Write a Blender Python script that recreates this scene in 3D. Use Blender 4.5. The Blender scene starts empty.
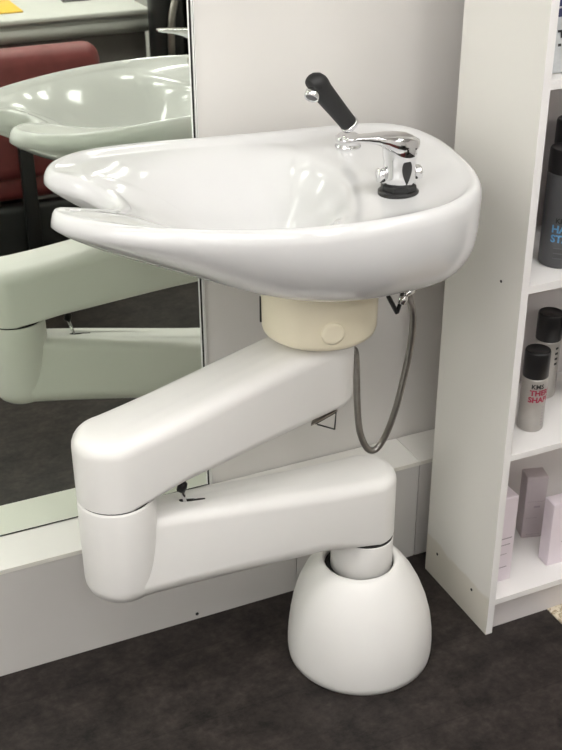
import bpy, bmesh, math, random
from mathutils import Vector, Matrix
random.seed(4)
S = bpy.context.scene
COL = S.collection
PI = math.pi

# ------------------------------------------------------------------ materials
def mat(name, col, rough=0.5, metal=0.0, coat=0.0, var=0.06, scale=18.0, bump=0.0, spec=0.5):
    m = bpy.data.materials.new(name); m.use_nodes = True
    nt = m.node_tree; b = nt.nodes['Principled BSDF']
    tc = nt.nodes.new('ShaderNodeTexCoord')
    n = nt.nodes.new('ShaderNodeTexNoise'); n.inputs['Scale'].default_value = scale
    n.inputs['Detail'].default_value = 4.0
    nt.links.new(tc.outputs['Object'], n.inputs['Vector'])
    r = nt.nodes.new('ShaderNodeValToRGB')
    lo = [max(0, c*(1-var)) for c in col]; hi = [min(1, c*(1+var)) for c in col]
    r.color_ramp.elements[0].color = (*lo, 1); r.color_ramp.elements[1].color = (*hi, 1)
    r.color_ramp.elements[0].position = .3; r.color_ramp.elements[1].position = .7
    nt.links.new(n.outputs['Fac'], r.inputs['Fac'])
    nt.links.new(r.outputs['Color'], b.inputs['Base Color'])
    b.inputs['Roughness'].default_value = rough
    b.inputs['Metallic'].default_value = metal
    b.inputs['Coat Weight'].default_value = coat
    b.inputs['Coat Roughness'].default_value = 0.04
    b.inputs['Specular IOR Level'].default_value = spec
    if bump:
        bp = nt.nodes.new('ShaderNodeBump'); bp.inputs['Strength'].default_value = bump
        bp.inputs['Distance'].default_value = 0.002
        nt.links.new(n.outputs['Fac'], bp.inputs['Height'])
        nt.links.new(bp.outputs['Normal'], b.inputs['Normal'])
    return m

M = {}
M['ceramic'] = mat('white_ceramic', (.675,.675,.675), .13, coat=.4, var=.01, scale=3)
M['plastic'] = mat('white_moulded_plastic', (.79,.78,.757), .34, var=.015, scale=6, bump=.02)
M['cream'] = mat('cream_plastic', (.84,.775,.60), .38, var=.03, scale=9)
M['chrome'] = mat('chrome', (.72,.72,.73), .06, metal=1.0, var=.02)
M['dull_steel'] = mat('dull_steel', (.36,.34,.32), .33, metal=1.0, var=.08, scale=60)
M['black'] = mat('black_plastic', (.008,.008,.0085), .36, var=.2)
M['black_matt'] = mat('black_matt', (.0075,.0075,.008), .5, var=.2)
M['cap'] = mat('black_cap', (.0065,.006,.007), .40, var=.15)
M['gap'] = mat('dark_joint_and_shade', (.012,.012,.011), .8, var=.1)
M['wall'] = mat('wall_paint', (.715,.697,.668), .55, var=.02, scale=5, bump=.03)
M['ceiling'] = mat('ceiling_paint', (.8,.79,.77), .8, var=.02)
M['casing'] = mat('casing_laminate', (.615,.598,.575), .42, var=.02, scale=7)
M['ledge'] = mat('ledge_laminate', (.88,.87,.83), .33, var=.02, scale=9)
M['ledge_edge'] = mat('ledge_edge_band', (.80,.785,.72), .4, var=.03)
M['shelf'] = mat('white_melamine', (.80,.785,.775), .36, var=.015, scale=5)
M['shelf_back'] = mat('grey_back_board', (.62,.585,.58), .5, var=.03, scale=6)
M['grey_can'] = mat('silver_grey_can', (.44,.42,.395), .33, metal=.35, var=.05, scale=30)
M['dark_can'] = mat('charcoal_bottle', (.072,.073,.078), .36, var=.08)
M['lav'] = mat('pale_lavender_carton', (.74,.665,.72), .45, var=.03)
M['lavg'] = mat('grey_lavender_carton', (.50,.445,.465), .45, var=.04)
M['ink_grey'] = mat('grey_ink', (.36,.31,.34), .6)
M['ink_dim'] = mat('dim_grey_ink', (.12,.12,.13), .5)
M['ink_mag'] = mat('magenta_ink', (.34,.02,.06), .5)
M['ink_blk'] = mat('black_ink', (.02,.02,.02), .5)
M['ink_blue'] = mat('blue_ink', (.10,.27,.47), .5)
M['ink_lilac'] = mat('lilac_ink', (.55,.42,.60), .5)
M['maroon'] = mat('maroon_vinyl', (.205,.045,.045), .42, var=.12, scale=25, bump=.05)
M['desk'] = mat('white_desk_laminate', (.62,.62,.59), .35, var=.02)
M['desk_dark'] = mat('dark_grey_panel', (.13,.12,.115), .5, var=.08)
M['yellow'] = mat('yellow_card', (.80,.50,.05), .5, var=.04)
M['navy'] = mat('navy_label', (.02,.025,.08), .4)
M['dust'] = mat('grey_tray', (.2,.2,.2), .5)
M['white_trim'] = mat('polished_mirror_edge', (.88,.89,.86), .25, var=.02)
M['pack'] = mat('clear_grey_pack', (.50,.52,.53), .22, var=.15, scale=40)

def floor_mat():
    m = bpy.data.materials.new('dark_vinyl_floor'); m.use_nodes = True
    nt = m.node_tree; b = nt.nodes['Principled BSDF']
    tc = nt.nodes.new('ShaderNodeTexCoord')
    mp = nt.nodes.new('ShaderNodeMapping'); mp.inputs['Scale'].default_value = (1, 1.15, 1)
    nt.links.new(tc.outputs['Object'], mp.inputs['Vector'])
    n1 = nt.nodes.new('ShaderNodeTexNoise'); n1.inputs['Scale'].default_value = 13; n1.inputs['Detail'].default_value = 12; n1.inputs['Roughness'].default_value = .80
    n2 = nt.nodes.new('ShaderNodeTexNoise'); n2.inputs['Scale'].default_value = 70; n2.inputs['Detail'].default_value = 6
    br = nt.nodes.new('ShaderNodeTexBrick'); br.inputs['Scale'].default_value = 1.0
    br.inputs['Brick Width'].default_value = 4.0; br.inputs['Row Height'].default_value = .18
    br.inputs['Mortar Size'].default_value = .0016; br.inputs['Mortar Smooth'].default_value = .3
    br.inputs['Color1'].default_value = (.92,.92,.92,1); br.inputs['Color2'].default_value = (1.05,1.05,1.05,1); br.inputs['Mortar'].default_value = (.74,.74,.74,1)
    nt.links.new(tc.outputs['Object'], br.inputs['Vector'])
    for n in (n1, n2): nt.links.new(mp.outputs['Vector'], n.inputs['Vector'])
    r1 = nt.nodes.new('ShaderNodeValToRGB')
    e = r1.color_ramp.elements
    e[0].position = .36; e[0].color = (.0052,.0040,.0036,1)
    e[1].position = .70; e[1].color = (.050,.0395,.0355,1)
    nt.links.new(n1.outputs['Fac'], r1.inputs['Fac'])
    r2 = nt.nodes.new('ShaderNodeValToRGB')
    r2.color_ramp.elements[0].position = .35; r2.color_ramp.elements[0].color = (.8,.8,.8,1)
    r2.color_ramp.elements[1].position = .8; r2.color_ramp.elements[1].color = (1.5,1.5,1.5,1)
    nt.links.new(n2.outputs['Fac'], r2.inputs['Fac'])
    a = nt.nodes.new('ShaderNodeMix'); a.data_type = 'RGBA'; a.blend_type = 'MULTIPLY'; a.inputs[0].default_value = 1
    nt.links.new(r1.outputs['Color'], a.inputs[6]); nt.links.new(r2.outputs['Color'], a.inputs[7])
    c = nt.nodes.new('ShaderNodeMix'); c.data_type = 'RGBA'; c.blend_type = 'MULTIPLY'; c.inputs[0].default_value = 1
    nt.links.new(a.outputs[2], c.inputs[6]); nt.links.new(br.outputs['Color'], c.inputs[7])
    nt.links.new(c.outputs[2], b.inputs['Base Color'])
    b.inputs['Roughness'].default_value = .55; b.inputs['Specular IOR Level'].default_value = .3
    bp = nt.nodes.new('ShaderNodeBump'); bp.inputs['Strength'].default_value = .12; bp.inputs['Distance'].default_value = .002
    nt.links.new(n1.outputs['Fac'], bp.inputs['Height']); nt.links.new(bp.outputs['Normal'], b.inputs['Normal'])
    return m
M['floor'] = floor_mat()

def panel_mat():
    """white melamine side with an old water mark along its foot"""
    m = bpy.data.materials.new('stained_melamine_side'); m.use_nodes = True
    nt = m.node_tree; b = nt.nodes['Principled BSDF']
    tc = nt.nodes.new('ShaderNodeTexCoord')
    sp = nt.nodes.new('ShaderNodeSeparateXYZ'); nt.links.new(tc.outputs['Object'], sp.inputs[0])
    n = nt.nodes.new('ShaderNodeTexNoise'); n.inputs['Scale'].default_value = 14; n.inputs['Detail'].default_value = 3
    nt.links.new(tc.outputs['Object'], n.inputs['Vector'])
    ma = nt.nodes.new('ShaderNodeMath'); ma.operation = 'MULTIPLY_ADD'; ma.inputs[1].default_value = .045; ma.inputs[2].default_value = -.022
    nt.links.new(n.outputs['Fac'], ma.inputs[0])
    ad = nt.nodes.new('ShaderNodeMath'); ad.operation = 'ADD'
    nt.links.new(sp.outputs['Z'], ad.inputs[0]); nt.links.new(ma.outputs[0], ad.inputs[1])
    r = nt.nodes.new('ShaderNodeValToRGB'); e = r.color_ramp.elements
    e[0].position = .088; e[0].color = (.69,.66,.585,1)
    e[1].position = .0925; e[1].color = (.78,.768,.725,1)
    nt.links.new(ad.outputs[0], r.inputs['Fac'])
    nt.links.new(r.outputs['Color'], b.inputs['Base Color'])
    b.inputs['Roughness'].default_value = .38
    return m
M['panel'] = panel_mat()

def mirror_mat():
    m = bpy.data.materials.new('mirror_silvering'); m.use_nodes = True
    b = m.node_tree.nodes['Principled BSDF']
    b.inputs['Base Color'].default_value = (.80,.85,.765,1)
    b.inputs['Metallic'].default_value = 1; b.inputs['Roughness'].default_value = .004
    return m
M['mirror'] = mirror_mat()

def mat_speckle():
    m = bpy.data.materials.new('beige_speckled_mat'); m.use_nodes = True
    nt = m.node_tree; b = nt.nodes['Principled BSDF']
    v = nt.nodes.new('ShaderNodeTexVoronoi'); v.inputs['Scale'].default_value = 210
    tc = nt.nodes.new('ShaderNodeTexCoord'); nt.links.new(tc.outputs['Object'], v.inputs['Vector'])
    r = nt.nodes.new('ShaderNodeValToRGB'); e = r.color_ramp.elements
    e[0].color = (.34,.27,.19,1); e[1].color = (.62,.55,.43,1); e[0].position = .25; e[1].position = .6
    sx = nt.nodes.new('ShaderNodeSeparateColor'); nt.links.new(v.outputs['Color'], sx.inputs[0])
    nt.links.new(sx.outputs[0], r.inputs['Fac']); nt.links.new(r.outputs['Color'], b.inputs['Base Color'])
    b.inputs['Roughness'].default_value = .9
    return m
M['mat'] = mat_speckle()

def emit_mat(name, col, st):
    m = bpy.data.materials.new(name); m.use_nodes = True
    nt = m.node_tree; b = nt.nodes['Principled BSDF']
    b.inputs['Base Color'].default_value = (.9,.9,.9,1)
    b.inputs['Emission Color'].default_value = (*col, 1); b.inputs['Emission Strength'].default_value = st
    return m

# ------------------------------------------------------------------ mesh helpers
def obj(name, bm, m, parent=None, smooth=True, subsurf=0, bevel=0.0, label=None):
    bmesh.ops.recalc_face_normals(bm, faces=bm.faces[:])
    me = bpy.data.meshes.new(name); bm.to_mesh(me); bm.free()
    o = bpy.data.objects.new(name, me); COL.objects.link(o)
    ms = m if isinstance(m, (list, tuple)) else [m]
    for x in ms: me.materials.append(x)
    if smooth:
        for p in me.polygons: p.use_smooth = True
    if bevel:
        b = o.modifiers.new('bevel', 'BEVEL'); b.width = bevel; b.segments = 3; b.limit_method = 'ANGLE'; b.angle_limit = math.radians(40)
        b.harden_normals = False
    if subsurf:
        s = o.modifiers.new('sub', 'SUBSURF'); s.levels = subsurf; s.render_levels = subsurf
    if parent is not None:
        o.parent = parent
        o.matrix_parent_inverse = Matrix.Translation(parent_world(parent)).inverted()
    if label: o['label'] = label
    return o
def parent_world(p):
    v = Vector(p.location)
    # every mesh is modelled in world coordinates with its own origin at zero; only Empties are moved
    return v
def tag(o, label=None, cat=None, group=None, kind=None):
    if label: o['label'] = label
    if cat: o['category'] = cat
    if group: o['group'] = group
    if kind: o['kind'] = kind
    return o
def thing(name, label, cat, loc=(0,0,0), group=None):
    o = bpy.data.objects.new(name, None); COL.objects.link(o)
    o.location = loc; o.empty_display_size = .05
    return tag(o, label, cat, group)
def struct(name, bm, m, **k):
    o = obj(name, bm, m, smooth=False, **k); o['kind'] = 'structure'; return o

def box(bm, a, b):
    x0,y0,z0 = [min(a[i],b[i]) for i in range(3)]; x1,y1,z1 = [max(a[i],b[i]) for i in range(3)]
    v = [bm.verts.new(p) for p in ((x0,y0,z0),(x1,y0,z0),(x1,y1,z0),(x0,y1,z0),(x0,y0,z1),(x1,y0,z1),(x1,y1,z1),(x0,y1,z1))]
    for f in ((0,3,2,1),(4,5,6,7),(0,1,5,4),(1,2,6,5),(2,3,7,6),(3,0,4,7)): bm.faces.new([v[i] for i in f])
    return bm
def B(a, b): return box(bmesh.new(), a, b)
def loft(rings, closed=True, cap0=True, cap1=True, bm=None):
    bm = bm or bmesh.new()
    R = [[bm.verts.new(p) for p in r] for r in rings]
    n = len(R[0])
    for a, b in zip(R, R[1:]):
        for i in range(n if closed else n-1):
            j = (i+1) % n
            bm.faces.new((a[i], a[j], b[j], b[i]))
    if cap0: bm.faces.new(R[0][::-1])
    if cap1: bm.faces.new(R[-1])
    return bm
def lathe(prof, c=(0,0,0), axis=(0,0,1), n=48, bm=None, cap0=True, cap1=True):
    """prof: (radius, distance along axis)"""
    ax = Vector(axis).normalized(); q = Vector((0,0,1)).rotation_difference(ax); c = Vector(c)
    rings = [[tuple(c + q @ Vector((r*math.cos(2*PI*i/n), r*math.sin(2*PI*i/n), h))) for i in range(n)] for r, h in prof]
    return loft(rings, True, cap0, cap1, bm)
def tube(pts, rad, n=12, bm=None, steps=0, closed=False):
    pts = [Vector(p) for p in pts]
    if steps: pts = catmull(pts, steps, closed)
    rads = rad if isinstance(rad, (list, tuple)) else [rad]*len(pts)
    if len(rads) != len(pts):
        rads = [rads[min(len(rads)-1, int(i*len(rads)/len(pts)))] for i in range(len(pts))]
    rings = []; up = None
    m = len(pts)
    for i in range(m):
        if closed: t = pts[(i+1) % m]-pts[i-1]
        else: t = pts[min(i+1, m-1)]-pts[max(i-1, 0)]
        t.normalize()
        if up is None: up = t.orthogonal().normalized()
        up = (up - t*up.dot(t)).normalized(); s = t.cross(up)
        rings.append([tuple(pts[i] + (up*math.cos(2*PI*k/n)+s*math.sin(2*PI*k/n))*rads[i]) for k in range(n)])
    if closed: return loft(rings+[rings[0]], True, False, False, bm)
    return loft(rings, True, True, True, bm)
def catmull(p, steps, closed=False):
    p = [Vector(q) for q in p]; out = []; n = len(p)
    for i in range(n if closed else n-1):
        if closed: a,b,c,d = p[i-1],p[i],p[(i+1)%n],p[(i+2)%n]
        else: a,b,c,d = p[max(i-1,0)],p[i],p[i+1],p[min(i+2,n-1)]
        for k in range(steps):
            t = k/steps
            out.append(.5*((2*b)+(c-a)*t+(2*a-5*b+4*c-d)*t*t+(3*b-a-3*c+d)*t**3))
    if not closed: out.append(p[-1])
    return out
def smooth01(t): t = max(0, min(1, t)); return t*t*(3-2*t)
def lerp(a, b, t): return a+(b-a)*t

def text_mesh(s, size, m, parent, name, cx, cz, cy=None, radius=None, centre=None, ang=0.0, align='LEFT', flip=False, bold=0.0, rot=0.0):
    """flat lettering laid on a front (plane, normal along ang) or wrapped round a cylinder"""
    cu = bpy.data.curves.new('txt', 'FONT'); cu.body = s; cu.size = size; cu.align_x = align; cu.align_y = 'CENTER'; cu.offset = bold
    cu.space_line = .85; cu.resolution_u = 3
    t = bpy.data.objects.new('txt', cu); COL.objects.link(t)
    dg = bpy.context.evaluated_depsgraph_get()
    me0 = bpy.data.meshes.new_from_object(t.evaluated_get(dg))
    COL.objects.unlink(t); bpy.data.objects.remove(t)
    bm = bmesh.new(); bm.from_mesh(me0); bpy.data.meshes.remove(me0)
    bmesh.ops.triangulate(bm, faces=bm.faces[:])
    if radius: bmesh.ops.subdivide_edges(bm, edges=[e for e in bm.edges if e.calc_length() > .0018], cuts=3)
    for v in bm.verts:
        x, y = v.co.x, v.co.y
        if radius:
            a = ang + x/radius
            v.co = Vector((centre[0]+radius*math.cos(a), centre[1]+radius*math.sin(a), cz+y))
        else:
            v.co = Vector((cx + x*math.cos(ang), cy + x*math.sin(ang), cz+y))
    me = bpy.data.meshes.new(name); bm.to_mesh(me); bm.free(); me.materials.append(m)
    o = bpy.data.objects.new(name, me); COL.objects.link(o); o.parent = parent
    o.matrix_parent_inverse = Matrix.Translation(parent.location if parent.type == 'EMPTY' else Vector((0,0,0))).inverted()
    return o
# NB: parts of parts: origin of mesh objects is the world zero, so parent inverse is identity there
_parent_world = parent_world
def parent_world(p):
    return Vector(p.location) if p.type == 'EMPTY' else Vector((0,0,0))

# ------------------------------------------------------------------ the room
RX0, RX1, RY0, RZ = -2.3, 3.3, -4.2, 2.6
struct('floor', B((RX0,RY0,-.05),(RX1,.10,0)), M['floor'])
struct('ceiling', B((RX0,RY0,RZ),(RX1,.10,RZ+.05)), M['ceiling'])
struct('wall_back', B((RX0,.004,0),(RX1,.10,RZ)), M['wall'])
struct('wall_front', B((RX0-.05,RY0-.05,0),(RX1+.05,RY0,RZ)), M['wall'])
struct('wall_left', B((RX0-.05,RY0,0),(RX0,.10,RZ)), M['wall'])
struct('wall_right', B((RX1,RY0,0),(RX1+.05,.10,RZ)), M['wall'])

wn = thing('added_fill_window_1', None, None, (RX0,-2.0,.95)); wn['kind'] = 'structure'  # window added on the unseen left wall, soft side fill for the shelf panel
obj('added_fill_frame', loft([[(RX0+.001,y,z) for y,z in ((-2.95,.92),(-1.05,.92),(-1.05,2.25),(-2.95,2.25))],[(RX0+.05,y,z) for y,z in ((-2.95,.92),(-1.05,.92),(-1.05,2.25),(-2.95,2.25))]]), M['ceiling'], wn, smooth=False)
obj('added_fill_pane', B((RX0+.051,-2.90,.97),(RX0+.054,-1.10,2.20)), emit_mat('added_fill_glow', (1.0,.99,.97), 2.2), wn, smooth=False)  # glow of the added window, brightens the shelving side

# boxed-in casing along the foot of the wall: front boards with open joints, ledge on top
LZ = .238
bm = bmesh.new()
for a, b in ((RX0+.002,.7875),(.7893,1.0645),(1.0665,RX1-.002)):
    box(bm, (a,-.0985,0), (b,-.084,LZ-.0095))
struct('trim_1', bm, M['casing'], bevel=.0008)
struct('trim_2', B((RX0+.002,-.083,0),(RX1-.002,.0035,LZ-.0098)), M['gap'])
bm = bmesh.new()
for a, b in ((RX0+.002,1.0655),(1.0667,RX1-.002)):
    box(bm, (a,-.1002,LZ-.009), (b,-.0002,LZ))
for f in bm.faces: f.material_index = 0
bm.faces.ensure_lookup_table()
for f in bm.faces:
    f.normal_update()
    c = f.calc_center_median()
    if c.y < -.0999: f.material_index = 1
led = struct('trim_3', bm, [M['ledge'], M['ledge_edge']], bevel=.0006)
sc = obj('screw', lathe([(.0035,0),(.0035,.0012),(.002,.0018)], (.572,-.0986,.013), (0,-1,0), 14), M['black'])
sc.parent = bpy.data.objects['trim_1']

# wall mirror
mi = thing('wall_mirror', 'large wall mirror standing on the white ledge behind the basin', 'mirror', (-.2,0,LZ))
obj('glass', B((-1.2,0,LZ+.0032),(.6385,.0035,2.1)), M['mirror'], mi, smooth=False)
bm = B((.6385,-.0006,LZ+.0032),(.6408,.0035,2.1)); obj('edge', bm, M['white_trim'], mi, smooth=False, label='bright polished right edge')
bm = B((.6408,.0012,LZ+.0005),(.6450,.0036,2.1)); box(bm, (-1.2,.0006,LZ+.0004),(.6450,.0030,LZ+.0034)); obj('gasket', bm, M['gap'], mi, smooth=False, label='thin black gap line')
bm = B((.6450,-.0016,LZ+.0006),(.6472,.0036,2.1)); box(bm, (.6487,-.001,LZ+.0006),(.6500,.0036,2.1)); obj('edge_strip', bm, M['white_trim'], mi, smooth=False)
bm = B((.6472,.0024,LZ+.0006),(.6487,.0036,2.1)); obj('edge_groove', bm, M['dull_steel'], mi, smooth=False)

# ------------------------------------------------------------------ backwash unit
BX, BY, BA = .66, -.27, math.radians(-9)
cA, sA = math.cos(BA), math.sin(BA)
def bw(u, v, z): return (BX+u*cA-v*sA, BY+u*sA+v*cA, z)
unit = thing('backwash_basin', 'white ceramic hair washing basin on a jointed arm and domed floor base', 'wash basin', (.827,-.301,0))

ctrl = [(.318,.03),(.317,.10),(.297,.168),(.248,.212),(.15,.219),(.05,.215),(-.07,.213),(-.17,.212),(-.252,.198),(-.300,.166),
        (-.322,.126),(-.321,.091),(-.300,.068),(-.270,.045),(-.247,.021),(-.239,-.005),(-.246,-.028),(-.268,-.043),(-.296,-.050),
        (-.320,-.056),(-.331,-.077),(-.316,-.113),(-.275,-.155),(-.205,-.196),(-.09,-.236),(.015,-.251),(.12,-.243),(.21,-.213),(.274,-.156),(.307,-.072)]
oc = [Vector((u, v, 0)) for u, v in ctrl]
dense = catmull(oc, 40, True)
L = [0]
for i in range(len(dense)): L.append(L[-1]+(dense[(i+1) % len(dense)]-dense[i]).length)
NB = 288
OUT = []; k = 0
for i in range(NB):
    s = L[-1]*i/NB
    while L[k+1] < s: k += 1
    OUT.append(dense[k].lerp(dense[(k+1) % len(dense)], (s-L[k])/(L[k+1]-L[k])))
NRM = []
for i in range(NB):
    t = OUT[(i+1) % NB]-OUT[i-1]; t.normalize(); NRM.append(Vector((-t.y, t.x, 0)))   # ctrl runs counter-clockwise: left is inward
def rim_z(p):
    d = math.hypot(p.x+.240, p.y+.004)
    z = .957 - .025*math.exp(-(d/.055)**2)
    return z
def neck(p):                                    # 1 on the notch's own edge
    d = math.hypot(p.x+.27, p.y-.0)
    return smooth01((.17-d)/.10)
# how far the rim may roll inwards before it meets the opposite edge (the horns are narrow)
RAD = []
for i in range(NB):
    best = .2
    for j in range(NB):
        dv = OUT[j]-OUT[i]; dt = dv.dot(NRM[i])
        if dt > 1e-5: best = min(best, dv.length_squared/(2*dt))
    RAD.append(min(1.0, best*.72/.030))
for it in range(12): RAD = [(RAD[i-1]+2*RAD[i]+RAD[(i+1) % NB])/4 for i in range(NB)]
ZR = [rim_z(p) for p in OUT]; NK = [neck(p) for p in OUT]
def off_curve(d, scale=None):
    return [OUT[i]+NRM[i]*d*RAD[i] for i in range(NB)]
# where the basin proper starts: near the rim all round, along an arc in front of the tap deck at the right
PIN = off_curve(.030)
istart = max(range(NB), key=lambda i: -abs(OUT[i].x-.055)-(100 if OUT[i].y < 0 else 0))
iend = max(range(NB), key=lambda i: -abs(OUT[i].x-.03)-(100 if OUT[i].y > 0 else 0))
EDGE = [None]*NB
span = (istart-iend) % NB                       # tap end: from iend counter-clockwise through u=.318 to istart
for j in range(span+1):
    i = (iend+j) % NB; tau = j/span
    tt = tau
    v = lerp(PIN[iend].y, PIN[istart].y, tt)
    u = .118 - .060*(abs(v)/.19)**2.4
    w = smooth01(min(tau, 1-tau)/.10)
    EDGE[i] = PIN[i].lerp(Vector((u, v, 0)), w)
for i in range(NB):
    if EDGE[i] is None: EDGE[i] = PIN[i]+NRM[i]*.004*RAD[i]
FC = Vector((.035, -.01, 0))
FL = []
for i in range(NB):
    d = EDGE[i]-FC; a = math.atan2(d.y, d.x); FL.append(FC+Vector((.062*math.cos(a), .085*math.sin(a), 0)))
rings = []
HB = Vector((.079,-.011,0))
# hull from the hub up to the rim
HN = 12
BOT = []
for i in range(NB):
    d = OUT[i]-HB; a = math.atan2(d.y, d.x); BOT.append(HB+Vector((.090*math.cos(a), .090*math.sin(a), 0)))
ZB = .800
hull = []
for k in range(HN+1):
    tau = (1-k/HN)*PI/2
    r = []
    for i in range(NB):
        p = OUT[i]
        f = smooth01((p.x+.33)/.55)
        n = lerp(1.22, 2.55, f)+1.1*smooth01((p.x-.16)/.14)
        a = 1-math.cos(tau)**(2/n) if tau < PI/2-1e-6 else 1.0
        b = math.sin(tau)**(2/n) if tau > 1e-6 else 0.0
        lip = lerp(.020, .025, NK[i])
        q = p.lerp(BOT[i], a); zt = ZR[i]-lip
        r.append(bw(q.x, q.y, lerp(zt, ZB, b)))
    hull.append(r)
rings += hull
for (d, z, d2, z2) in ((.0015,-.010,.0015,-.018),(.006,-.0035,.006,-.007),(.013,0,.012,-.0015),(.021,-.002,.019,0),(.030,-.009,.028,-.003)):
    rings.append([bw(*(OUT[i]+NRM[i]*lerp(d, d2, NK[i])*RAD[i]).xy, ZR[i]+lerp(z, z2, NK[i])) for i in range(NB)])
zin = [ZR[i]+lerp(-.009,-.003,NK[i]) for i in range(NB)]
for t in (.35,.7,.93):
    rings.append([bw(*PIN[i].lerp(EDGE[i], t).xy, zin[i]-.0045*smooth01(t*1.6)) for i in range(NB)])
def in_prof(t, nk, deck):
    a = math.sin(t*PI/2)**lerp(.95, 1.0, nk)
    b = smooth01(t)
    return lerp(a, b, max(nk*.9, 0))
FZ = .838
for k in range(0, 13):
    t = k/12
    r = []
    for i in range(NB):
        dk = smooth01((EDGE[i]-PIN[i]).length/.03)
        e = EDGE[i]; q = e.lerp(FL[i], t)
        z0 = zin[i]-.0055
        z = lerp(z0, FZ, in_prof(t, max(NK[i], dk*.35), dk))
        r.append(bw(q.x, q.y, z))
    rings.append(r)
rings.append([bw(*FL[i].lerp(FC, .6).xy, FZ-.004) for i in range(NB)])
# the bowl's inside: plan positions eased, height from one smooth egg-shaped dish
def dish_z(u, v):
    p = Vector((u, v, 0))
    a = .132 if u > .0 else .270
    b = .198 if v > -.01 else .218
    q = math.sqrt((u/a)**2+((v+.01)/b)**2)
    return rim_z(p) - lerp(.0090+.0075*smooth01((u+.02)/.13), .0045, neck(p)) - .118*(1-smooth01((q-.12)/.86))
inv = lambda P: ((P[0]-BX)*cA+(P[1]-BY)*sA, -(P[0]-BX)*sA+(P[1]-BY)*cA)
K0, K1 = len(hull)+5, len(rings)-1
for it in range(30):
    new = [list(r) for r in rings]
    for k in range(K0, K1):
        for i in range(NB):
            a, b, c, d, o = rings[k-1][i], rings[k+1][i], rings[k][i-1], rings[k][(i+1) % NB], rings[k][i]
            new[k][i] = (o[0]+.5*((a[0]+b[0]+c[0]+d[0])/4-o[0]), o[1]+.5*((a[1]+b[1]+c[1]+d[1])/4-o[1]), o[2])
    rings = new
for k in range(K0-1, len(rings)):
    w = min(1.0, (k-K0+2)/3)
    rings[k] = [(x, y, lerp(z, dish_z(*inv((x, y))), w)) for x, y, z in rings[k]]
for it in range(14):
    new = [list(r) for r in rings]
    for k in range(K0-2, len(rings)-2):
        for i in range(NB):
            a, b, c, d, o = rings[k-1][i], rings[k+1][i], rings[k][i-1], rings[k][(i+1) % NB], rings[k][i]
            new[k][i] = (o[0], o[1], o[2]+.5*((a[2]+b[2]+c[2]+d[2])/4-o[2]))
    rings = new
FZ = dish_z(FC.x, FC.y)
bm = loft(rings, True, True, True)
bowl = obj('basin_bowl', bm, M['ceramic'], unit, label='glossy white ceramic bowl with a neck notch')
dr = obj('drain', lathe([(.026,0),(.026,.003),(.021,.0045),(.017,.002),(.004,.002)], bw(FC.x, FC.y, FZ-.0020), (0,0,1), 32), M['chrome'], bowl, label='chrome drain in the bowl floor')

# hub ring
HX, HY = .736, -.293
ring = obj('hub_ring', lathe([(.076,.6935),(.0855,.694),(.0905,.698),(.0925,.705),(.0940,.780),(.092,.795),(.083,.7995)], (HX,HY,0), (0,0,1), 72), M['cream'], unit, label='cream plastic ring under the bowl')
an = math.radians(-103)
d = Vector((math.cos(an), math.sin(an), 0))
obj('cap_disc', lathe([(.0185,-.004),(.0185,.004),(.0165,.0058),(.012,.0062),(.003,.0060)], Vector((HX,HY,.7275))+d*.0905, d, 36), M['cream'], ring)
an = math.radians(163)
d = Vector((math.cos(an), math.sin(an), 0)); s = Vector((-d.y, d.x, 0))
bm = bmesh.new(); c = Vector((HX,HY,.732))+d*.0920
for k in range(8):
    for sg in (1,):
        pass
box(bm, (-.0035,-.0022,-.022), (.0035,.0022,.022))
for v in bm.verts: v.co = c + d*v.co.x + s*v.co.y + Vector((0,0,v.co.z))
obj('ring_slit', bm, M['gap'], ring, smooth=False, label='dark split in the ring')

# jointed arm
EX, EY = .367, -.346
CX, CY = .830, -.291
def stadium(ax, ay, bx, by, ra, rb, za, zb, n=20):
    """plan outline round two centres; height runs from za to zb along it"""
    dx, dy = bx-ax, by-ay; Ls = math.hypot(dx, dy); th = math.atan2(dy, dx); pts = []
    for i in range(n+1):
        a = th+PI/2+PI*i/n; pts.append((ax+ra*math.cos(a), ay+ra*math.sin(a)))
    for j in range(1, 8):
        t = j/8; r = lerp(ra, rb, t); a = th-PI/2
        pts.append((lerp(ax,bx,t)+r*math.cos(a), lerp(ay,by,t)+r*math.sin(a)))
    for i in range(n+1):
        a = th-PI/2+PI*i/n; pts.append((bx+rb*math.cos(a), by+rb*math.sin(a)))
    for j in range(1, 8):
        t = 1-j/8; r = lerp(ra, rb, t); a = th+PI/2
        pts.append((lerp(ax,bx,t)+r*math.cos(a), lerp(ay,by,t)+r*math.sin(a)))
    out = []
    for x, y in pts:
        t = ((x-ax)*dx+(y-ay)*dy)/Ls/Ls; t = max(0, min(1, t))
        out.append((x, y, lerp(za, zb, smooth01(t)*.25+t*.75), t))
    return out
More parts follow.
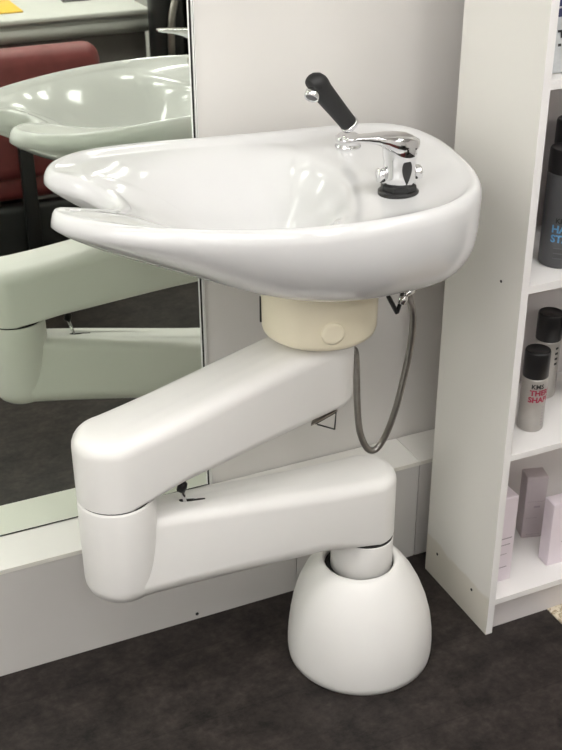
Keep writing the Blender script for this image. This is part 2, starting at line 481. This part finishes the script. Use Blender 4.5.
def beam(A, Bc, ra, rb, bot, top, fb, ft, seam_a=False, seam_b=False, taper=0.0):
    """solid stadium beam with rounded edges; fb / ft fillet radii bottom and top"""
    rings = []
    def ringat(ins, hb, dz, seamable=False):
        base = stadium(A[0], A[1], Bc[0], Bc[1], 1, 1, 0, 1)
        ra_ = ra-taper*hb
        b = stadium(A[0], A[1], Bc[0], Bc[1], max(ra_-ins, .004), max(rb-ins, .004), (bot if hb == 0 else top)[0], (bot if hb == 0 else top)[1])
        full = stadium(A[0], A[1], Bc[0], Bc[1], ra, rb, (bot if hb == 0 else top)[0], (bot if hb == 0 else top)[1])
        r = []
        for p, q in zip(b, full):
            x, y, z, t = p
            if hb == 0:
                k = 1.0
                if seam_a: k = smooth01(t*4)
                if seam_b: k = min(k, smooth01((1-t)*4))
                x = lerp(q[0], x, k); y = lerp(q[1], y, k); z = z+dz*k + (0 if k > .99 else 0)
                if k < 1 and dz > 0: z += (1-k)*.0012*dz/fb*3
            else: z = z+dz
            r.append((x, y, z))
        return r
    N = 7
    rings.append(ringat(fb*2.2, 0, 0))
    for i in range(N+1):
        a = PI/2*i/N; rings.append(ringat(fb*(1-math.sin(a)), 0, fb*(1-math.cos(a))))
    for i in range(N+1):
        a = PI/2*i/N; rings.append(ringat(ft*(1-math.cos(a)), 1, -ft*(1-math.sin(a))))
    rings.append(ringat(ft*1.7, 1, .0008))
    return loft(rings)
bm = beam((EX,EY), (HX,HY), .0600, .0575, (.5125,.560), (.628,.690), .020, .026, seam_a=True)
upper = obj('upper_arm', bm, M['plastic'], unit)
# lower arm: upright elbow barrel and a sloping beam in one shell
bm = beam((EX+.014,EY+.0015), (CX,CY), .0594, .0572, (.3285,.2680), (.470,.400), .036, .022, seam_b=True, taper=.021)
lathe([(.018,.3270),(.0242,.3270),(.0335,.3283),(.0422,.3318),(.0497,.3376),(.0554,.3450),(.0590,.3537),(.0602,.3630),(.0602,.505),(.0594,.5085),(.05,.5095)], (EX,EY,0), (0,0,1), 64, bm)
lower = obj('lower_arm', bm, M['plastic'], unit)
obj('elbow_joint', lathe([(.0572,.506),(.0572,.514)], (EX,EY,0), (0,0,1), 48), M['gap'], unit, label='dark seam at the elbow')
# brake lever in its slot
lv = Vector((.4825,-.332,.449))
tip = Vector((.4735,-.343,.4875))
dd = (tip-lv).normalized()
lev = obj('brake_lever', lathe([(.0034,-.02),(.0034,(tip-lv).length)], lv, dd, 16), M['chrome'], lower, label='small chrome brake lever')
obj('lever_knob', lathe([(.003,-.006),(.0072,-.0045),(.0078,.004),(.0068,.010),(.003,.0125)], tip, (dd+Vector((.6,.25,.1))).normalized(), 24), M['black'], lev, label='black rubber tip')
bm = bmesh.new()
def arm_top(x, y):
    t = ((x-EX)*(CX-EX)+(y-EY)*(CY-EY))/((CX-EX)**2+(CY-EY)**2)
    return lerp(.470,.400, smooth01(t)*.25+t*.75)
sl = stadium(.476,-.331,.514,-.333, .0040,.0018, 0,0, n=8)
loft([[(x,y,arm_top(x,y)-.004) for x,y,z,t in sl], [(x,y,arm_top(x,y)+.0012) for x,y,z,t in sl]], True, True, True, bm)
obj('lever_slot', bm, M['gap'], lower, label='dark slot')
# wire catch hanging below the upper arm
bm = tube([(.706,-.345,.549),(.7475,-.337,.5565),(.7450,-.338,.525)], .0014, 8)
tube([(.7450,-.338,.525),(.709,-.347,.548)], .0014, 8, bm)
obj('wire_catch', bm, M['black_matt'], upper, label='small triangular wire catch')
obj('catch_plate', loft([[(.696,-.349,.549),(.750,-.337,.5565),(.748,-.326,.5565),(.704,-.338,.549)], [(.696,-.349,.552),(.750,-.337,.5605),(.748,-.326,.5605),(.704,-.338,.552)]]), M['dull_steel'], upper, smooth=False)

# floor column and dome
def tilted(prof):
    bm = lathe(prof, (CX,CY,0), (0,0,1), 64)
    for v in bm.verts:
        if v.co.z > .2: v.co.z -= .098*((v.co.x-CX)*.993+(v.co.y-CY)*.118)
    return bm
obj('column', tilted([(.0568,.12),(.0568,.2595),(.0560,.2615),(.05,.262)]), M['plastic'], unit)
obj('column_joint', tilted([(.0555,.26),(.0555,.268)]), M['gap'], unit, label='dark seam at the column')
prof = [(.131,.0),(.1345,.002),(.1362,.014),(.1365,.030),(.1352,.055),(.1315,.085),(.1250,.115),(.1150,.145),(.1020,.172),(.0885,.192),(.0770,.2050),(.0705,.2085),(.0660,.2075),(.0640,.2035),(.0635,.19),(.0635,.10),(.02,.095)]
bm = bmesh.new(); rg = []
for r_, h_ in prof:
    sh_ = smooth01((h_-.06)/.14); ox = .8265-.003*sh_; oy = -.301+.007*sh_
    rg.append([(ox+r_*math.cos(2*PI*i/80), oy+r_*math.sin(2*PI*i/80), h_) for i in range(80)])
loft(rg, True, True, True, bm)
dome = obj('domed_base', bm, M['plastic'], unit)
obj('hollow_shade_ring', lathe([(.0565,.150),(.0630,.150),(.0630,.192),(.0565,.192)], (.8235,-.294,0), (0,0,1), 48), M['gap'], dome, label='dark ring painting the shade in the dome hollow')  # near-black ring stands in for the shade down inside the dome

# mixer tap
tx, ty, TZ = .812, -.394, .9402
tap = obj('mixer_tap', lathe([(.0245,.0135),(.0245,.030),(.0240,.052),(.0252,.055),(.0252,.072),(.0235,.080),(.016,.0845),(.004,.0855)], (tx,ty,TZ), (0,0,1), 40), M['chrome'], unit, label='chrome single lever mixer tap')
bm = lathe([(.0300,0),(.0300,.005),(.027,.0075),(.0240,.008)], (tx,ty,TZ), (0,0,1), 40)
lathe([(.0268,.0075),(.0268,.0150),(.0225,.018)], (tx,ty,TZ), (0,0,1), 8, bm)
obj('base_nut', bm, M['black'], tap, smooth=False, label='black plastic base nut')
def bez(p, n): return catmull([Vector(q) for q in p], n)
# lever: a flat tapering strap with an open eye, running from the head over the collar
ld = Vector((-.95,-.06,0)).normalized(); ls = Vector((-ld.y, ld.x, 0))
def lev_pt(a, w, h): 
    q = Vector((tx,ty,TZ))+ld*a+ls*w; return (q.x, q.y, q.z+h)
bm = bmesh.new()
prof = [(-.025,.013,.066,.081),(-.015,.0225,.060,.087),(.004,.0250,.058,.0905),(.018,.0225,.064,.0925),(.030,.0175,.073,.0935),(.045,.0140,.0805,.0945),(.060,.0125,.0855,.0955),(.074,.0120,.0885,.0965),(.086,.0115,.0905,.0970),(.093,.0085,.092,.0965)]
rg = []
for a, w, z0, z1 in prof:
    zc = (z0+z1)/2; hz = (z1-z0)/2
    rg.append([lev_pt(a, w*math.copysign(abs(math.cos(t))**.6, math.cos(t)), zc+hz*math.copysign(abs(math.sin(t))**.6, math.sin(t))) for t in [2*PI*i/20 for i in range(20)]])
loft(rg, True, True, True, bm)
obj('tap_lever', bm, M['chrome'], tap)
for sg in (-1, 1):
    obj('side_boss', lathe([(.0095,.019),(.0110,.0300),(.0100,.0330),(.003,.0335)], (tx,ty,TZ+.030), (sg,-.16*sg,0), 24), M['chrome'], tap)
bm = bmesh.new()
a0 = math.radians(-92)
n_ = 10
rgA, rgB = [], []
for i in range(n_+1):
    t = i/n_
    w = .30*math.sin(PI*min(1, .12+.88*(1-t)**.8))+.02
    z = TZ+.020+.036*t
    rgA.append([(tx+.0249*math.cos(a0+w*s), ty+.0249*math.sin(a0+w*s), z) for s in (-1,-.5,0,.5,1)])
loft(rgA, False, False, False, bm)
obj('indicator', bm, M['ink_blk'], tap, label='dark indicator strip on the tap body')

# shower holder and hand shower
hx, hy, HZ = .846, -.168, .9402
hold = obj('shower_holder', lathe([(.0215,0),(.0215,.006),(.0185,.009),(.0200,.012),(.0205,.013),(.0205,.0195),(.0165,.0232),(.009,.0240)], (hx,hy,HZ), (0,0,1), 40), M['chrome'], unit, label='chrome collar holding the hand shower')
sh = thing('hand_shower', 'black pull-out hand shower standing in its chrome collar on the basin', 'shower head', (hx,hy,HZ+.026))
p0 = Vector((hx+.003,hy,HZ+.0378)); p1 = Vector((hx-.053, hy-.010, 1.042)); p2 = Vector((hx-.0625, hy-.011, 1.0545)); p3 = Vector((hx-.0735, hy-.013, 1.050))
body = catmull([p0, p0.lerp(p1,.35), p0.lerp(p1,.7), p1, p2, p3], 6)
rr = []
for i in range(len(body)):
    t = i/(len(body)-1); rr.append(lerp(.0142,.0175,smooth01(t*1.3)) if t < .85 else lerp(.0175,.0135,(t-.85)/.15))
obj('handle', tube(body, rr, 24), M['black_matt'], sh, subsurf=0)
nd = Vector((-.52,-.50,-.69)).normalized(); p3 = p3+Vector((.003,0,-.0085))
nz = obj('spray_nozzle', lathe([(.0120,-.003),(.0122,.004),(.0118,.0095),(.0104,.0105),(.0095,.0075),(.003,.0075)], p3, nd, 28), M['chrome'], sh, label='chrome nozzle')
obj('spray_face', lathe([(.0092,.0070),(.0092,.0084),(.002,.0086)], p3, nd, 24), M['ink_dim'], nz, label='dark spray face')
obj('neck_ring', lathe([(.0130,-.0022),(.0155,-.0005),(.0158,.004),(.0150,.006)], p0, (p1-p0), 28), M['chrome'], sh)
hose = [(.932,-.235,.700),(.935,-.238,.685),(.940,-.245,.655),(.9425,-.24,.60),(.940,-.225,.52),(.934,-.210,.445),(.922,-.20,.390),(.905,-.198,.3655),(.886,-.198,.372),(.868,-.200,.415),(.858,-.205,.48),(.850,-.215,.54),(.835,-.235,.60),(.815,-.26,.62)]
obj('hose', tube(hose, .0062, 14, steps=8), M['dull_steel'], unit, label='grey metal hose hanging in a loop')
bm = tube([(.880,-.25,.775),(.885,-.25,.705),(.905,-.25,.668)], .0040, 8)
tube([(.905,-.25,.668),(.912,-.25,.690),(.925,-.246,.775)], .0036, 8, bm)
obj('hose_bracket', bm, M['black'], unit, label='black bracket under the bowl')
bm = lathe([(.006,-.008),(.008,-.006),(.008,.006),(.006,.008)], (.915,-.25,.690), (.4,.1,1), 16)
lathe([(.005,-.010),(.0065,-.008),(.0065,.008),(.005,.010)], (.932,-.241,.698), (1,.1,.3), 16, bm)
obj('hose_fitting', bm, M['chrome'], unit)

# ------------------------------------------------------------------ shelf unit
SX0, SX1, SYF, SYB = 1.0643, 1.93, -.376, -.1465
PT = .0148; TOPZ = 1.76
su = thing('shelf_unit', 'tall white open shelving unit against the wall beside the basin', 'shelving unit', (1.5,-.26,0))
bm = B((SX0,SYF,0),(SX0+PT,SYB,TOPZ))
bm.faces.ensure_lookup_table()
for f in bm.faces:
    c = f.calc_center_median()
    f.material_index = 0 if c.x < SX0+.001 else 1
p = obj('side_panel', bm, [M['panel'], M['shelf']], su, smooth=False, bevel=.0006, label='side panel with a stained foot')
for y, z, r in ((-.189,.066,.0032),(-.317,.068,.0032),(-.318,.724,.0026)):
    obj('screw', lathe([(r,-.0002),(r,.0008),(r*.6,.0012)], (SX0,y,z), (-1,0,0), 14), M['black_matt'], p)
obj('side_panel', B((SX1,SYF,0),(SX1+PT,SYB,TOPZ)), M['shelf'], su, smooth=False, bevel=.0006)
obj('back_panel', B((SX0+PT,SYB-.004,.0),(SX1,SYB,TOPZ)), M['shelf_back'], su, smooth=False)
for z0, z1 in ((.0677,.0807),(.3938,.4060),(.7202,.7344),(1.0572,1.0718),(1.405,1.419),(TOPZ-.015,TOPZ)):
    obj('shelf', B((SX0+PT+.0002,SYF+.001,z0),(SX1-.0002,SYB-.0042,z1)), M['shelf'], su, smooth=False, bevel=.0005)
obj('plinth', B((SX0+PT,-.362,0),(SX1,-.348,.0677)), M['shelf_back'], su, smooth=False)

# toiletries
def can(cx, cy, z, r, hb, hc, body, cap, label, group, name='spray_can', cat='spray can', shoulder=True):
    t = thing(name, label, cat, (cx,cy,z), group)
    pr = [(r*.93,0),(r,.0025),(r,hb-.004),(r*.97,hb)]
    b = obj('can_body' if name == 'spray_can' else 'bottle_body', lathe(pr, (cx,cy,z), (0,0,1), 40), body, t)
    obj('cap', lathe([(r*.96,hb-.001),(r*1.0,hb+.0005),(r*.985,hb+hc-.004),(r*.94,hb+hc-.0008),(r*.88,hb+hc),(r*.84,hb+hc-.0012),(.002,hb+hc-.0012)], (cx,cy,z), (0,0,1), 40), cap, t, label='black cap')
    return t, b
A_ = math.radians(-128)
Z2 = .4062
t, b = can(1.1700,-.3030,Z2,.0235,.109,.052, M['grey_can'], M['cap'], 'silver grey spray can with red lettering, nearest the side panel on the middle shelf', 'spray cans on the middle shelf')
R_ = .0237; c_ = (1.1700,-.3030)
text_mesh('KMS', .0125, M['ink_blk'], b, 'brand_lettering', 0, Z2+.0945, radius=R_, centre=c_, ang=A_-.20, bold=.0004)
text_mesh('THERMA', .0150, M['ink_mag'], b, 'product_lettering', 0, Z2+.0815, radius=R_, centre=c_, ang=A_-.27, bold=.0006)
text_mesh('SHAPE', .0150, M['ink_mag'], b, 'product_lettering', 0, Z2+.0675, radius=R_, centre=c_, ang=A_-.36, bold=.0006)
bm = bmesh.new()
def strip(bm, c, R, a0, a1, z0, z1, n=6):
    loft([[(c[0]+R*math.cos(lerp(a0,a1,i/n)), c[1]+R*math.sin(lerp(a0,a1,i/n)), z) for i in range(n+1)] for z in (z0,z1)], False, False, False, bm)
for k in range(7): strip(bm, c_, R_, A_+.85, A_+.85+random.uniform(.2,.4), Z2+.050-k*.0062, Z2+.052-k*.0062)
obj('small_print', bm, M['ink_grey'], b)
t, b = can(1.2655,-.2080,Z2,.0245,.121,.054, M['grey_can'], M['cap'], 'silver grey spray can standing behind and right of the red lettered can', 'spray cans on the middle shelf')
bm = bmesh.new()
for k in range(4): strip(bm, (1.2655,-.2080), .0247, A_+.7, A_+1.0, Z2+.105-k*.011, Z2+.110-k*.011)
obj('small_print', bm, M['ink_blk'], b)
can(1.3260,-.2380,Z2,.0245,.128,.056, M['grey_can'], M['cap'], 'spray can with black cap at the right edge of the photo, middle shelf', 'spray cans on the middle shelf')

Z1 = .7346
t, b = can(1.1850,-.3080,Z1,.0335,.163,.040, M['dark_can'], M['cap'], 'large charcoal bottle with blue lettering, front of the second shelf', 'dark bottles on the second shelf', 'hair_product_bottle', 'bottle')
c_ = (1.1850,-.3080); R_ = .0337
text_mesh('KMS', .0120, M['ink_blk'], b, 'brand_lettering', 0, Z1+.0850, radius=R_, centre=c_, ang=A_-.34, bold=.0004)
text_mesh('HAIR', .0180, M['ink_blue'], b, 'product_lettering', 0, Z1+.0700, radius=R_, centre=c_, ang=A_-.50, bold=.0006)
text_mesh('STAY', .0180, M['ink_blue'], b, 'product_lettering', 0, Z1+.0530, radius=R_, centre=c_, ang=A_-.50, bold=.0006)
bm = bmesh.new()
for k in range(3): strip(bm, c_, R_, A_-.3, A_+.3, Z1+.036-k*.009, Z1+.0375-k*.009)
obj('small_print', bm, M['ink_dim'], b)
can(1.2760,-.1950,Z1,.0300,.165,.046, M['dark_can'], M['cap'], 'dark bottle with black cap behind the blue lettered bottle, second shelf', 'dark bottles on the second shelf', 'hair_product_bottle', 'bottle')
can(1.1700,-.2060,Z1,.0300,.110,.040, M['dark_can'], M['cap'], 'dark bottle almost hidden between side panel and blue lettered bottle', 'dark bottles on the second shelf', 'hair_product_bottle', 'bottle')

def carton(cx, cy, w, dpt, h, yaw, z, m, label, lines, round_top=False):
    t = thing('product_carton', label, 'carton', (cx,cy,z), 'cartons on the bottom shelf')
    ca, sa = math.cos(yaw), math.sin(yaw)
    def P(x, y, zz): return Vector((cx+x*ca-y*sa, cy+x*sa+y*ca, z+zz))
    bm = bmesh.new(); box(bm, (-w/2,-dpt/2,0),(w/2,dpt/2,h))
    for v in bm.verts: v.co = P(v.co.x, v.co.y, v.co.z)
    b = obj('carton_body', bm, m, t, smooth=False, bevel=.0015)
    bm = bmesh.new(); box(bm, (-w/2+.0016,-dpt/2+.0012,h-.0002),(w/2-.0016,dpt/2-.0016,h+.0008))
    for v in bm.verts: v.co = P(v.co.x, v.co.y, v.co.z)
    obj('top_flap', bm, m, t, smooth=False, bevel=.0003)
    for x0, x1, z0, z1 in lines:
        bm = B((x0*w/2,-dpt/2-.0002,z0*h),(x1*w/2,-dpt/2+.0004,z1*h))
        for v in bm.verts: v.co = P(v.co.x, v.co.y, v.co.z)
        obj('print_line', bm, M['ink_grey'], b, smooth=False)
    return t
ZL = .0810
LN = [(-.1,.8,.515,.527),(-.1,.7,.44,.45),(-.2,.5,.33,.337),(-.2,.6,.17,.18)]
carton(1.1130,-.312,.057,.040,.196,.0,ZL,M['lav'],'pale lavender carton half hidden behind the side panel, bottom shelf',LN)
carton(1.2640,-.220,.044,.036,.147,-.28,ZL,M['lavg'],'grey lavender carton standing at the back of the bottom shelf',[(-.75,.85,.60,.606),(-.1,.5,.50,.53),(-.75,.3,.33,.336),(-.6,.8,.05,.056)])
carton(1.2640,-.316,.066,.032,.146,-.05,ZL,M['lav'],'pale lavender carton at the right edge of the photo, bottom shelf',[(.05,.8,.64,.665),(.2,.8,.54,.56),(-.2,.6,.36,.372),(.1,.6,.22,.23)])
# top shelf
t = thing('product_pack', 'clear grey pack with a navy band on the top visible shelf', 'pack', (1.18,-.30,1.072))
ZT = 1.0720
bm = loft([[(1.102,-.345,ZT),(1.230,-.345,ZT),(1.230,-.245,ZT),(1.102,-.245,ZT)],[(1.102,-.345,ZT+.004),(1.230,-.345,ZT+.004),(1.230,-.245,ZT+.004),(1.102,-.245,ZT+.004)],
           [(1.104,-.325,ZT+.10),(1.228,-.325,ZT+.10),(1.228,-.265,ZT+.10),(1.104,-.265,ZT+.10)],[(1.107,-.303,ZT+.20),(1.225,-.303,ZT+.20),(1.225,-.287,ZT+.20),(1.107,-.287,ZT+.20)]])
pk = obj('pack_body', bm, M['pack'], t, smooth=False, bevel=.004)
def pack_front(z): return -.345+.020*(z-.004)/.096 if z < .1 else -.325+.022*(z-.1)/.1
bm = bmesh.new()
for z0, z1 in ((.082,.094),(.097,.14)):
    loft([[(1.1035,pack_front(z0)-.001,ZT+z0),(1.2285,pack_front(z0)-.001,ZT+z0)],[(1.1055,pack_front(z1)-.001,ZT+z1),(1.2265,pack_front(z1)-.001,ZT+z1)]], False, False, False, bm)
obj('navy_band', bm, M['navy'], pk, smooth=False, label='navy printed band')
bm = bmesh.new()
for k, (x, z, w, h) in enumerate([(1.113,.060,.012,.0035),(1.118,.052,.004,.010),(1.124,.046,.010,.003),(1.113,.040,.006,.004),(1.121,.034,.012,.003),(1.128,.056,.004,.007)]):
    y = pack_front(z)-.0012; y1 = pack_front(z+h)-.0012
    loft([[(x,y,ZT+z),(x+w,y,ZT+z)],[(x,y1,ZT+z+h),(x+w,y1,ZT+z+h)]], False, False, False, bm)
obj('print', bm, M['ink_blk'], pk, smooth=False)

# mat in front of the shelves
fm = obj('floor_mat', B((1.217,-1.05,0),(1.85,-.3635,.004)), M['mat'], None, smooth=False, bevel=.0015)
tag(fm, 'beige speckled floor mat lying in front of the shelving plinth', 'mat')

# ------------------------------------------------------------------ the salon behind, seen in the mirror
def rbox(a, b, r, seg=4):
    bm = B(a, b)
    bmesh.ops.bevel(bm, geom=bm.edges[:], offset=r, segments=seg, profile=.5, affect='EDGES')
    return bm
ch = thing('salon_chair', 'maroon upholstered salon chair with black frame, seen in the mirror', 'chair', (.60,-1.62,0))
obj('backrest', rbox((.33,-1.50,.43),(.885,-1.40,.800),.045), M['maroon'], ch)
obj('seat', rbox((.33,-2.02,.36),(.885,-1.44,.455),.035), M['maroon'], ch)
obj('back_bar', rbox((.615,-1.402,.10),(.655,-1.372,.60),.006,2), M['black'], ch, label='black upright bar behind the backrest')
for x in (.355,.86):
    bm = tube([(x,-1.50,.36),(x,-1.50,.62),(x,-1.56,.66),(x,-1.90,.66),(x,-1.95,.62),(x,-1.95,.36)], .014, 10, steps=4)
    obj('armrest', bm, M['black'], ch)
bm = lathe([(.26,0),(.26,.012),(.22,.024),(.05,.04),(.035,.06),(.035,.36)], (.63,-1.66,0), (0,0,1), 40)
obj('pedestal', bm, M['black'], ch)
bm = rbox((.44,-1.46,.10),(.80,-1.40,.36),.02); obj('lower_shell', bm, M['black_matt'], ch)

dk = thing('reception_desk', 'white desk with a rounded front edge, seen blurred in the mirror', 'desk', (.3,-2.5,0))
obj('desktop', rbox((-1.0,-2.90,.708),(1.290,-2.20,.728),.006,2), M['desk'], dk)
bm = bmesh.new()
pr = [(-2.215,.704)]+[(-2.25+.045*math.cos(a), .672+.030*math.sin(a)) for a in [math.radians(70-160*i/8) for i in range(9)]]+[(-2.30,.640),(-2.80,.640),(-2.80,.704)]
loft([[(-1.0,y,z) for y,z in pr],[(1.288,y,z) for y,z in pr]], True, True, True, bm)
obj('drawer_front', bm, M['desk'], dk)
obj('body', B((-.98,-2.78,0),(1.285,-2.255,.639)), M['desk_dark'], dk, smooth=False)
fo = obj('folder', rbox((.50,-2.56,.7285),(.868,-2.315,.7345),.002,2), M['yellow'], None)
tag(fo, 'yellow card folder lying on the white desk in the mirror', 'folder')
tr = obj('pen_tray', rbox((1.04,-2.475,.7285),(1.145,-2.435,.738),.003,2), M['dust'], None)
tag(tr, 'small dark grey tray on the white desk in the mirror', 'tray')

bc = thing('waiting_chair', 'black padded chair with steel arms at the desk end, seen in the mirror', 'chair', (1.55,-2.1,0))
bm = bmesh.new()
for k in range(4):
    x = 1.268+k*.125
    s = rbox((x,-2.195,.42),(x+.122,-2.085,.92),.04)
    me_ = bpy.data.meshes.new('t'); s.to_mesh(me_); s.free(); bm.from_mesh(me_); bpy.data.meshes.remove(me_)
obj('backrest', bm, M['black'], bc)
obj('seat', rbox((1.315,-2.62,.36),(1.765,-2.14,.46),.035), M['black'], bc)
for x in (1.312,1.785):
    obj('arm', tube([(x,-2.12,.0125),(x,-2.12,.60),(x,-2.16,.66),(x,-2.52,.66),(x,-2.58,.62),(x,-2.58,.0125)], .012, 10, steps=5), M['black_matt'], bc)
obj('back_handle', tube([(1.325,-2.085,.50),(1.315,-2.06,.62),(1.32,-2.055,.72),(1.345,-2.06,.80),(1.40,-2.085,.88)], .013, 10, steps=5), M['dull_steel'], bc, label='grey steel tube on the back')

# ------------------------------------------------------------------ light
XS = [-1.75,-.85,.05,.95,1.85]; YS = [-1.2,-2.3,-3.4]
LAMPS = [(x, y) for y in YS for x in XS]
ROW = dict(zip(YS, ('in the row nearest the mirror wall','in the middle row','in the row farthest from the mirror')))
CLM = dict(zip(XS, ('first','second','third','fourth','fifth')))
lamp_emit = emit_mat('lamp_diffuser', (1.0,.982,.958), 25.0)
for x, y in LAMPS:
    t = thing('ceiling_light', 'square white ceiling light panel, %s from the left %s' % (CLM[x], ROW[y]), 'ceiling light', (x,y,RZ), 'ceiling light panels')
    obj('light_frame', B((x-.19,y-.19,RZ-.03),(x+.19,y+.19,RZ-.001)), M['ceiling'], t, smooth=False, bevel=.004)
    obj('diffuser', B((x-.17,y-.17,RZ-.034),(x+.17,y+.17,RZ-.0302)), lamp_emit, t, smooth=False)

w = bpy.data.worlds.new('world'); S.world = w; w.use_nodes = True
w.node_tree.nodes['Background'].inputs[0].default_value = (.9,.92,1,1)
w.node_tree.nodes['Background'].inputs[1].default_value = .2

# ------------------------------------------------------------------ camera
cd = bpy.data.cameras.new('camera'); cam = bpy.data.objects.new('camera', cd); COL.objects.link(cam)
cd.sensor_fit = 'VERTICAL'; cd.sensor_height = 36; cd.sensor_width = 36*562/750
cd.lens = 1145.17*36/750; cd.clip_start = .02
right = Vector((.9113,-.4118,-.0039)).normalized(); fwd = Vector((.3610,.8031,-.4741)).normalized()
right = (right-fwd*right.dot(fwd)).normalized(); up = right.cross(fwd)
mw = Matrix((right, up, -fwd)).transposed().to_4x4(); mw.translation = Vector((0,-1.7805,1.5)); cam.matrix_world = mw
cd.dof.use_dof = True; cd.dof.focus_distance = 1.80; cd.dof.aperture_fstop = 13
S.camera = cam
S.view_settings.view_transform = 'Standard'; S.view_settings.look = 'None'; S.view_settings.gamma = 1; S.view_settings.use_curve_mapping = False
S.view_settings.exposure = -0.22
S.cycles.use_denoising = True
S.cycles.max_bounces = 10; S.cycles.diffuse_bounces = 6; S.cycles.glossy_bounces = 6
S.cycles.sample_clamp_indirect = 8
